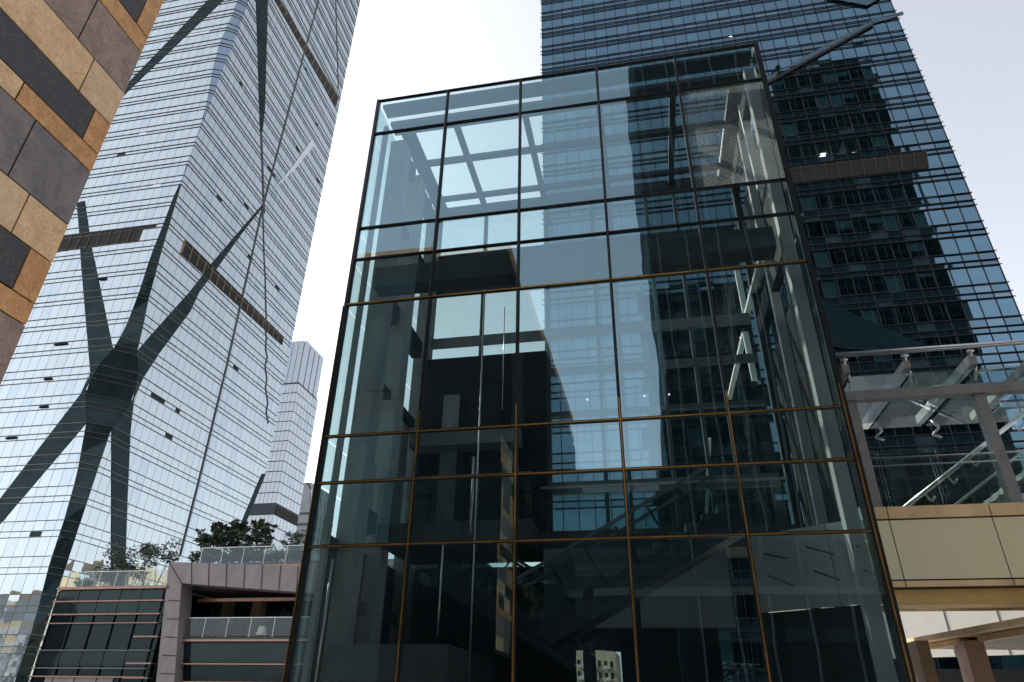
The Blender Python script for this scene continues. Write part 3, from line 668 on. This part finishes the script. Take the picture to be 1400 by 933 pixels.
fr2 = pY([(231.6,768.5),(440,775),(440,812),(248.3,797.5)], PY, 1.2, 'portal_frame', M['mauve_metal'], pd)
mb = MB()
for (a, b, c, d) in ((262,769.5,262,798.5),(286,770,285,801),(310,771,309,803),(335,771.5,333,804.5),(359,772.5,357,806.5),(384,773,381,808.5),(408,774,405,810)):
    MB().beam(onY(a,b,PY)+Vector((0,-.01,0)), onY(c,d,PY)+Vector((0,-.01,0)), .05, .03, up=(0,1,0)).build('panel_joint', M['black_frame'], fr2)
for (a, b, c, d) in ((230,821,246,822),(228,846,244,847),(225,871,242,872),(222,896,240,897),(219,921,238.5,922),(231.6,769,248.3,798)):
    MB().beam(onY(a,b,PY)+Vector((0,-.01,0)), onY(c,d,PY)+Vector((0,-.01,0)), .05, .03, up=(0,1,0)).build('panel_joint', M['black_frame'], fr)
# terrace recess: floors, ceiling, columns, lower glazing
B('terrace_floor', M['soffit'], pd, ((-29.6,PY+.5,5.0),(-10,54,5.25)))
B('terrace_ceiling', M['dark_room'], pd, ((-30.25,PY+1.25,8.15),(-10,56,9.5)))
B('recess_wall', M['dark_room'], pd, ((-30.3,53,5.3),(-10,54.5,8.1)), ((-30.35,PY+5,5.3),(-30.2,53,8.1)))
B('lower_glazing', M['pod_glass'], pd, ((-29.4,PY+.8,0),(-10,54,4.95)))
B('lower_spandrel', M['pod_teal'], pd, ((-29.3,PY+.72,3.85),(-10,PY+.79,4.95)))
for z_, h_, m_ in ((5.0,.12,'copper'),(3.72,.07,'copper'),(2.75,.06,'copper'),(1.7,.06,'copper')):
    B('fascia', M[m_], pd, ((-29.3,PY+.45,z_),(-10,PY+.9,z_+h_)))
for (a, b, w) in ((302,850,.75),(346,852,.7)):
    p = onY(a, b, PY+6); B('column', M['tan_column'], pd, ((p.x-w/2,PY+6,5.25),(p.x+w/2,PY+6.8,8.1)))
B('terrace_lintel', M['copper'], pd, ((-29.6,PY+2.2,7.55),(-10,PY+2.5,7.75)))
B('inner_screen', M['pod_teal'], pd, ((-29.4,PY+8,5.3),(-25.5,PY+8.1,7.9)))
sd_ = MB()
for k in range(120):
    x_ = random.uniform(-28.2,-26.0); z_ = random.uniform(5.4,7.6); sd_.beam((x_,PY+7.97,z_),(x_+random.uniform(-.5,.5),PY+7.97,z_+random.uniform(.1,.5)), .07, .04, up=(0,1,0))
sd_.build('patterned_screen', M['grey_steel'], pd)
def balustrade(label, x0, x1, y, z, h, n, group=None):
    t = thing('glass_balustrade', label, 'balustrade', (x0,y,z), 'glass balustrades of the podium')
    for k in range(n):
        a = x0+(x1-x0)*k/n; b = x0+(x1-x0)*(k+1)/n; B('pane', M['rail_glass'], t, ((a+.02,y-.008,z+.05),(b-.02,y+.008,z+h)))
    for k in range(n+1):
        a = x0+(x1-x0)*k/n; B('post', M['steel_tube'], t, ((a-.018,y+.012,z),(a+.018,y+.05,z+h)))
    B('handrail', M['steel_tube'], t, ((x0,y-.03,z+h),(x1,y+.03,z+h+.04)))
balustrade('glass balustrade inside the mauve portal frame', -29.2, -15, PY+.62, 5.25, 1.1, 9)
balustrade('glass balustrade along the planted roof above the mauve portal', -29.6, -14, PY+1.45, 9.7, 1.15, 10)
balustrade('glass balustrade before the plants on the lower podium wing', -38.2, -30.8, PY+.1, 8.25, .95, 6)
B('upper_fascia', M['copper'], pd, ((-29.9,PY+1.22,9.45),(-10,PY+1.38,9.68)))
B('upper_glazing', M['pod_teal'], pd, ((-29.7,PY+1.3,8.2),(-10,PY+1.36,9.44)))
# small bay left of the portal
B('side_bay', M['dark_concrete'], pd, ((-31.3,PY+.45,0),(-30.2,PY+3,5.2)))
for z_ in (5.2,3.7,2.9): B('fascia', M['copper'], pd, ((-31.9,PY-.1,z_),(-30.2,PY+.6,z_+.08)))
B('pane', M['clear_glass'], pd, ((-31.2,PY+.3,5.3),(-30.1,PY+.32,6.3)))
# terrace lamp and hoop
lm = thing('terrace_lamp', 'small white lantern standing behind the terrace balustrade', 'lantern', (-24.2,PY+1.6,5.25))
mb = MB(); mb.tube((-24.2,PY+1.6,5.45),(-24.2,PY+1.6,5.95),.34,12,.20); mb.build('shade', pbr('lantern_shade', (.7,.68,.62), .6), lm)
mb = MB(); mb.tube((-24.2,PY+1.6,5.25),(-24.2,PY+1.6,5.45),.08,10); mb.build('base', M['black_frame'], lm)

# ------------------------------------------------------------------ greenery
M['leaf'] = pbr('leaf', (.035,.055,.030), .6, var=.5, scale=1.5); M['leaf_b'] = pbr('leaf_olive', (.06,.075,.035), .6, var=.4, scale=1.5)
M['bark'] = pbr('bark', (.075,.06,.05), .9, var=.3)
def leaves(mb, c, r, n, size, rg, flat=.6):
    c = Vector(c)
    for _ in range(n):
        d = Vector((rg.gauss(0,1),rg.gauss(0,1),rg.gauss(0,1))).normalized()*(r*rg.random()**.45); d.z *= flat
        p = c+d; a = Vector((rg.gauss(0,1),rg.gauss(0,1),rg.gauss(0,.6))).normalized(); b = a.orthogonal().normalized(); b.rotate(Matrix.Rotation(rg.uniform(0,6.28), 3, a))
        s = size*rg.uniform(.6,1.4); mb.poly([p-a*s, p+b*s*.38, p+a*s, p-b*s*.38], 0 if rg.random() < .7 else 1)
def tree(name, label, base, h, spread, seed, tiers, nl, size, group, cat='tree', open_=False):
    rg = random.Random(seed); t = thing(name, label, cat, base, group); b = Vector(base); mt = MB(); mc = MB()
    top = b+Vector((rg.uniform(-.2,.2),0,h*.92)); mid = b+Vector((rg.uniform(-.1,.1),0,h*.45))
    mt.tube(b, mid, h*.030, 8, h*.02); mt.tube(mid, top, h*.02, 7, h*.006)
    for k in range(tiers):
        f = .32+.66*k/max(1, tiers-1); zc = b.z+h*f; w = spread*(1.0-.55*abs(f-.55)/.45 if not open_ else .6+.5*f*(1-f)*2)
        for j in range(5):
            a = rg.uniform(0,6.283); l = w*rg.uniform(.5,1.0); e = Vector((b.x+math.cos(a)*l, b.y+math.sin(a)*l, zc+rg.uniform(0,.10)*h))
            s = b.lerp(top, f*.85); mt.tube(s, e, h*.009, 5, h*.003)
            for q in (.55,.8,1.0):
                leaves(mc, s.lerp(e, q)+Vector((0,0,.05*h*rg.random())), w*.26, nl, size, rg, .38 if not open_ else .8)
    mt.build('trunk', M['bark'], t); mc.build('crown', [M['leaf'],M['leaf_b']], t); return t
gt = 'trees on the podium roof'
TY = 44.0
def roof_pt(px, y, z): p = onY(px, 760, y); return (p.x, y, z)
tree('layered_tree', 'dark layered tree at the left of the roof garden group', roof_pt(289,TY,9.7), 3.1, 1.9, 1, 5, 26, .16, gt)
tree('layered_tree', 'tallest dark tree in the middle of the roof garden group', roof_pt(318,TY+.6,9.7), 3.5, 1.8, 2, 6, 26, .16, gt)
tree('layered_tree', 'dark spreading tree at the right of the roof garden group', roof_pt(349,TY,9.7), 3.3, 1.7, 3, 5, 26, .16, gt)
tree('round_tree', 'small airy round tree beside the brass edge of the pavilion', roof_pt(397,TY,9.7), 2.5, 1.25, 4, 6, 12, .10, gt, open_=True)
def shrub(label, base, r, h, seed, group):
    rg = random.Random(seed); t = thing('shrub', label, 'shrub', base, group); mc = MB(); mt = MB()
    for k in range(5):
        a = rg.uniform(0,6.28); e = Vector(base)+Vector((math.cos(a)*r*.5,math.sin(a)*r*.5,h*rg.uniform(.5,.95))); mt.tube(base, e, .025, 5, .01)
        leaves(mc, e, r*.62, 90, .12, rg, .8)
    mt.build('stem', M['bark'], t); mc.build('foliage', [M['leaf'],M['leaf_b']], t); return t
gs = 'shrubs on the podium roof'
for k, (px, lab) in enumerate([(276,'low shrub at the left end of the roof planter above the portal'),(305,'low shrub under the layered trees left of centre'),(332,'low shrub under the tallest roof tree'),(360,'low shrub under the right hand roof tree'),(382,'low shrub at the foot of the airy round tree'),(408,'low shrub touching the brass edge of the pavilion')]):
    shrub(lab, roof_pt(px, PY+2.4, 9.7), .8, .95, 30+k, gs)
gw = 'plants on the lower podium wing'
for k, (px, h, r, lab) in enumerate([(118,.9,.7,'low plant at the left end of the lower wing planter'),(142,1.5,.9,'low plant beside the left end of the wing balustrade'),(160,3.2,1.25,'tall bushy plant in front of the dark brace of the tower'),(180,1.9,1.0,'bushy plant in the middle of the lower wing planter'),(198,3.1,.8,'slender plant near the reflected lit houses'),(215,3.3,1.0,'tall plant against the portal side of the lower wing')]):
    p = onY(px, 790, PY+1.6); shrub(lab, (p.x, PY+1.6, 8.2), r, h, 50+k, gw)
B('planter', M['soffit'], pd, ((-38.2,PY+1.0,8.2),(-30.7,PY+2.2,8.45)), ((-29.6,PY+1.9,9.7),(-12,PY+3.2,9.95)))

# ------------------------------------------------------------------ glazed footbridge on the right
M['gold_panel'] = pbr('gold_panel', (.74,.52,.30), .42, .2, var=.22, scale=1.6, stretch=(1,1,.25), vr=.1)
M['gold_soffit'] = pbr('gold_soffit', (.72,.47,.18), .42, .25, var=.15)
M['back_painted'] = mirror_glass('back_painted_glass', (.82,.74,.50), .12, (.95,.95,.9), var=.12)
M['bridge_steel'] = pbr('bridge_steel', (.22,.215,.205), .5, .2, var=.2)
M['white_panel'] = pbr('white_panel', (.60,.59,.56), .5, var=.06)
M['canopy_frit'] = pbr('canopy_frit', (.5,.5,.48), .5)
BY, BX0, BX1, BYB = 13.5, 3.86, 16.0, 16.6
br = thing('footbridge', 'glazed footbridge with gold fascia panels joining the right side of the pavilion', 'footbridge', (10,15,0))
# parapet band: gold strips above and below pale back-painted glass
for (xa, xb) in ((BX0,4.42),(4.44,6.14),(6.16,7.86),(7.88,9.58),(9.6,11.3),(11.32,13.0),(13.02,16.0)):
    B('fascia', M['gold_panel'], br, ((xa,BY,4.80),(xb,BY+.15,5.02))); B('fascia', M['gold_panel'], br, ((xa,BY,3.60),(xb,BY+.15,3.70)))
    B('parapet_panel', M['back_painted'], br, ((xa,BY+.02,3.73),(xb,BY+.12,4.77)))
B('joint_frame', M['black_frame'], br, ((BX0,BY+.06,3.58),(BX1,BY+.2,5.0)))
B('edge_beam', M['gold_soffit'], br, ((BX0,BY+.16,3.30),(BX1,BY+.9,3.575)))
B('edge_trim', M['gold_panel'], br, ((BX0,BY+.12,3.26),(BX1,BY+.155,3.32)))
B('deck', M['mauve_metal'], br, ((BX0,BY+.905,3.34),(BX1,BY+1.1,3.6)), ((BX0,BY+1.11,3.95),(BX1,BYB,4.2)), ((BX0,BY+.22,4.78),(BX1,BYB,4.95)))
for x_ in (4.33,6.72,9.1,11.5,13.9):
    for y_ in ((BY+.15,BYB-.3) if x_ > 9 else (BY+.15,)):
        B('column', M['bridge_steel'], br, ((x_-.10,y_,4.96),(x_+.10,y_+.18,7.23)))
    B('rafter', M['bridge_steel'], br, ((x_-.07,BY-.05,7.80),(x_+.07,BYB+.1,8.0)))
for x_ in (5.5,7.9,10.3,12.7):
    B('rafter', M['bridge_steel'], br, ((x_-.06,BY-.05,7.82),(x_+.06,BYB+.1,7.98)))
B('eaves_beam', M['bridge_steel'], br, ((BX0,BY+.1,7.24),(BX1,BY+.30,7.44)))
for x_ in (4.33,5.5,6.72,7.9,9.1,10.3,11.5,12.7,13.9):
    mb = MB(); mb.tube((x_,BY-.02,7.95),(x_,BY-.06,8.14),.03,8); mb.tube((x_-.06,BY-.06,8.08),(x_+.06,BY-.06,8.08),.035,8)
    mb.tube((x_+.05,BY+.05,7.78),(x_+.12,BY+.35,7.62),.025,8); mb.build('bracket', M['steel_tube'], br, True)
    mb = MB(); mb.tube((x_,BYB-.5,7.66),(x_+.10,BYB-.55,7.45),.03,8); mb.tube((x_+.10,BYB-.55,7.45),(x_-.05,BYB-.5,7.30),.025,8); mb.tube((x_-.05,BYB-.5,7.3),(x_+.12,BYB-.5,7.22),.03,8); mb.build('bracket', M['steel_tube'], br, True)
mb = MB(); mb.tube((BX0,BY-.06,8.2),(BX1,BY-.06,8.2),.055,12); mb.build('rail_pipe', M['steel_tube'], br, True)
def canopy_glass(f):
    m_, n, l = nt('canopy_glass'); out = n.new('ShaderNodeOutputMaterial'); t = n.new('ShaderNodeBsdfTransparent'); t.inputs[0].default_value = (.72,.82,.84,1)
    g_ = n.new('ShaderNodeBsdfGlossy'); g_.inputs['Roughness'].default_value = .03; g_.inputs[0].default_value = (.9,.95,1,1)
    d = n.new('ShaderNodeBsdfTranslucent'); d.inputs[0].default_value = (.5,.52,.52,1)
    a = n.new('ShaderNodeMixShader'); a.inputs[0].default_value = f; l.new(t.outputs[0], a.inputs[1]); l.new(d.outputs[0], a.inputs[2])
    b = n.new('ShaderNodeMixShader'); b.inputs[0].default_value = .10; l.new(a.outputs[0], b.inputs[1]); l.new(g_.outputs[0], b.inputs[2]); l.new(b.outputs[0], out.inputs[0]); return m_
M['canopy_glass'] = canopy_glass(.05); M['canopy_reflection'] = canopy_glass(.4)  # second one: milky mix imitates a white reflection on clear glass
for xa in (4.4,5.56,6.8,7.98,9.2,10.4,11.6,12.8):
    mb = MB(); mb.box((xa,BY-.02,7.70),(xa+1.1,BYB,7.715)); mb.build('canopy_pane', M['canopy_reflection' if xa < 5.5 else 'canopy_glass'], br)
    mb = MB(); mb.box((xa,BYB-.05,5.0),(xa+1.1,BYB-.04,7.12)); mb.build('pane', M['clear_glass'], br)
    mb = MB(); mb.box((xa,BY+.20,5.02),(xa+1.1,BY+.21,6.0)); mb.build('pane', M['clear_glass'], br)
for z_ in (5.86,6.02):
    mb = MB(); mb.tube((BX0,BY+.17,z_),(BX1,BY+.17,z_),.014,8); mb.build('handrail', M['steel_tube'], br, True)
# stair rising beyond the bridge with tube rails
sr = thing('stair', 'open stair with steel tube handrail rising to the right behind the footbridge', 'stair', (8,18,0))
p, q = onY(1232,698,17.6), onY(1412,556,17.6)
mb = MB(); mb.tube(p, q, .055, 10); mb.build('handrail', M['steel_tube'], sr, True)
mb = MB(); mb.tube(p+Vector((.4,.9,-.5)), q+Vector((.4,.9,-.5)), .035, 8); mb.build('handrail', M['steel_tube'], sr, True)
mb = MB(); d = q-p
for k in range(16):
    c = p+d*(k/16)+Vector((.5,0,-1.0)); mb.box((c.x-.17,17.5,c.z-.03),(c.x+.17,19.3,c.z+.03))
mb.build('steps', M['plaster_grey'], sr)
mb = MB(); mb.beam(p+Vector((.5,0,-1.12)), q+Vector((.5,0,-1.12)), .08, .22, up=(0,1,0)); mb.beam(p+Vector((.5,1.8,-1.12)), q+Vector((.5,1.8,-1.12)), .08, .22, up=(0,1,0)); mb.build('stringer', M['grey_steel'], sr)
for k in range(1, 6):
    c = p+d*(k/6); mb = MB(); mb.tube(c, c+Vector((.12,0,-.22)), .022, 8); mb.tube(c+Vector((.12,0,-.22)), c+Vector((.22,0,-.1)), .03, 8); mb.build('bracket', M['steel_tube'], sr, True)
mb = MB(); mb.prism([p+Vector((.1,.02,-.1)), q+Vector((.1,.02,-.1)), q+Vector((.4,.02,-.95)), p+Vector((.4,.02,-.95))], (0,.012,0)); mb.build('pane', M['clear_glass'], sr)
# lower canopy and its pillars, set at an angle under the bridge
cn = thing('entrance_canopy', 'low tan canopy with white lining on square pillars under the footbridge', 'canopy', (6,17,0))
zc = 3.02
e0, e1 = onZ(1228,876,zc), onZ(1440,836,zc)
nrm = Vector((-(e1-e0).y, (e1-e0).x, 0)).normalized()
if nrm.y < 0: nrm = -nrm
mb = MB(); mb.prism([e0, e1, e1+nrm*9, e0+nrm*9], (0,0,-.10)); mb.build('slab', M['gold_panel'], cn)
mb = MB(); zv = Vector((0,0,.104)); mb.prism([e0+nrm*.5-zv, e1+nrm*.5-zv, e1+nrm*9-zv, e0+nrm*9-zv], (0,0,-.05)); mb.build('soffit', M['mauve_metal'], cn)
for t0, t1 in ((.12,.36),(.48,.98)):
    a = e0.lerp(e1, t0)+nrm*.35; b = e0.lerp(e1, t1)+nrm*.35
    mb = MB(); mb.beam(a-Vector((0,0,.16)), b-Vector((0,0,.16)), .14, .10); mb.build('light_trough', M['gold_panel'], cn)
la, lb = Vector((3.7,24.5,3.04)), Vector((15.5,17.3,3.04)); ld = (lb-la).normalized(); ln = Vector((ld.y,-ld.x,0))
if ln.y > 0: ln = -ln
mb = MB(); mb.prism([la, lb, lb+Vector((0,0,1.6)), la+Vector((0,0,1.6))], -ln*.15); mb.build('lining', M['white_panel'], cn)
mb = MB()
for k in range(1,11):
    c = la+ld*(k*1.25)+ln*.006; mb.beam(c, c+Vector((0,0,1.6)), .03, .01, up=ln)
mb.build('panel_joint', M['grey_steel'], cn)
for (a, b) in ((1328,905),(1258,915)):
    p = onZ(a, 868, zc-.06); w = .34 if a > 1300 else .22
    mb = MB(); mb.box((p.x-w/2,p.y,0),(p.x+w/2,p.y+.5,zc-.16)); mb.build('pillar', M['copper'] if a > 1300 else M['tan_column'], cn)
B('wall', M['dark_room'], cn, ((3.75,26,0),(30,26.2,2.95)))
mb = MB(); mb.prism([e0+nrm*4-nrm.cross(Vector((0,0,1)))*0+Vector((0,0,-zc)), e1+nrm*4+Vector((0,0,-zc)), e1+nrm*4-Vector((0,0,.16)), e0+nrm*4-Vector((0,0,.16))], nrm*.2); mb.build('wall', M['dark_room'], cn)

# ------------------------------------------------------------------ the city behind the camera, seen in the glass
M['dk_teal'] = mirror_glass('dark_tower_teal', (.008,.013,.014), .012, (.5,.68,.7), rough=.08, rmax=.14)
def backdrop_tower(label, x0, x1, y1, y0, h, steps=None, pitch=4.0, fins=True):
    t = thing('office_tower', label, 'tower', ((x0+x1)/2,(y0+y1)/2,0), 'dark towers across the plaza')
    B('body', M['dk_glass'], t, ((x0,y0,0),(x1,y1,h)))
    mb = MB(); z = 3
    while z < h: mb.box((x0+.5,y1+.02,z),(x1-.5,y1+.12,z+1.3)); z += pitch
    mb.build('spandrel', M['dk_teal'], t)
    mb = MB(); x = x0+1
    while x < x1: mb.box((x-.08,y1+.13,0),(x+.08,y1+.45,h-1)); x += 3.2
    mb.build('mullion', M['fin_dark'], t)
    for (xa, xb, hh) in steps or (): B('side_bay', M['dk_teal'], t, ((xa,y0+3,0),(xb,y1-2,hh)))
    B('roof', M['concrete'], t, ((x0+2,y0+2,h),(x1-2,y1-2,h+2.5)))
    return t
backdrop_tower('dark office tower across the plaza mirrored in the right bays of the pavilion', 3.05, 34, -40, -72, 112, ((2.75,3.05,34),(2.3,2.75,30),(3.0,3.05,60)))
backdrop_tower('tall dark tower across the plaza mirrored in the blue tower', 75, 111, -90, -125, 256, ((111,114,246),(71,75,240),(64,71,210)))
backdrop_tower('dark slab block across the plaza mirrored beside the pavilion', 54, 71, -88, -120, 176)
M['house_wall'] = pbr('house_wall', (.46,.36,.23), .85, var=.2, scale=.15); M['house_white'] = pbr('house_white', (.52,.50,.45), .85, var=.15, scale=.2)
M['house_win'] = mirror_glass('house_window', (.03,.035,.04), .2, (.8,.85,.9))
def apartment(label, x0, x1, y0, y1, h, wall, sides, group):
    t = thing('apartment_block', label, 'building', ((x0+x1)/2,(y0+y1)/2,0), group)
    B('wall', wall, t, ((x0,y0,0),(x1,y1,h)))
    mw, mbal = MB(), MB(); z = 3.2
    while z < h-2:
        if 'y' in sides:
            x = x0+1.2
            while x < x1-1: mw.box((x,y1+.01,z),(x+.8,y1+.06,z+1.5)); x += 1.7
            x = x0+3
            while x < x1-2: mbal.box((x,y1+.07,z-.7),(x+1.5,y1+.9,z+.2)); x += 3.4
        if 'x' in sides:
            y = y0+1.2
            while y < y1-2: mw.box((x0-.06,y,z),(x0-.01,y+1.5,z+1.6)); y += 3.0
            y = y0+3
            while y < y1-4: mbal.box((x0-1.1,y,z-.7),(x0-.07,y+2.4,z+.2)); y += 6
        z += 3.1
    mw.build('window', M['house_win'], t)['kind'] = 'stuff'; mbal.build('balcony', M['house_white'], t)['kind'] = 'stuff'
    B('roof', M['house_wall'], t, ((x0+1,y0+1,h),(x1-1,y1-1,h+2.2)))
ga = 'apartment blocks across the plaza'
apartment('white apartment block with balconies mirrored low in the pavilion', 2.5, 10.5, -190, -165, 19, M['house_white'], 'y', ga)
apartment('tan apartment block mirrored low in the pavilion', -24, -11, -205, -180, 17, M['house_wall'], 'y', ga)
gb = 'sunlit blocks mirrored low in the left tower'
for k, (x0, y0, w, d, h, lab) in enumerate([(30,150,16,14,17,'low sunlit tan block nearest the blue tower'),(40,172,18,15,27,'stepped sunlit tan block behind the blue tower'),(55,195,20,18,35,'taller sunlit block behind the blue tower'),(30,215,16,16,22,'low sunlit block farthest behind the blue tower'),(70,240,22,20,48,'tallest sunlit block in the far distance')]):
    apartment(lab, x0, x0+w, y0, y0+d, h, M['house_wall'] if k % 2 == 0 else M['house_white'], 'x', gb)
gc = 'low blocks mirrored at the foot of the left tower'
for k, (x0, y1, w, d, h, lab) in enumerate([(-222,-60,30,20,21,'long low block far left across the plaza'),(-262,-80,36,25,34,'dark low block farther left across the plaza'),(-206,-95,26,20,27,'mid block left across the plaza')]):
    apartment(lab, x0, x0+w, y1-d, y1, h, M['far_grey'], 'y', gc)
# dark block bridging the street across the plaza
db = thing('office_block', 'low dark block across the plaza mirrored along the foot of the pavilion', 'building', (10,-50,0))
B('body', M['dk_glass'], db, ((-40,-58,7.6),(3.0,-45,23.5)), ((3.0,-58,7.6),(62,-45,25)), ((-40,-58,0),(-10,-45,7.55)), ((-3.2,-58,0),(2.4,-45,7.55)), ((8.6,-58,0),(62,-45,7.55)))
mb = MB()
for k in range(4): mb.box((-40,-44.98,9.5+k*3.8),(62,-44.9,10.7+k*3.8))
mb.build('spandrel', M['dk_teal'], db)
# raised walkway across the plaza, mirrored as dark rails in the middle of the pavilion
wk = thing('walkway', 'raised walkway with dark rails across the plaza', 'footbridge', (4,-9,0))
B('deck', M['dark_steel'], wk, ((-4,-11,6.6),(14,-8.6,7.0)))
for z_ in (7.3,7.7,8.15): B('rail', M['black_frame'], wk, ((-4,-8.7,z_),(14,-8.62,z_+.06)))
for x_ in (-3.5,-.6,2.3,5.2,8.1,11): B('post', M['black_frame'], wk, ((x_-.06,-8.72,7.0),(x_+.06,-8.6,8.3)))
for x_ in (-3,12): B('pillar', M['dark_concrete'], wk, ((x_-.25,-10.2,0),(x_+.25,-9.7,6.6)))
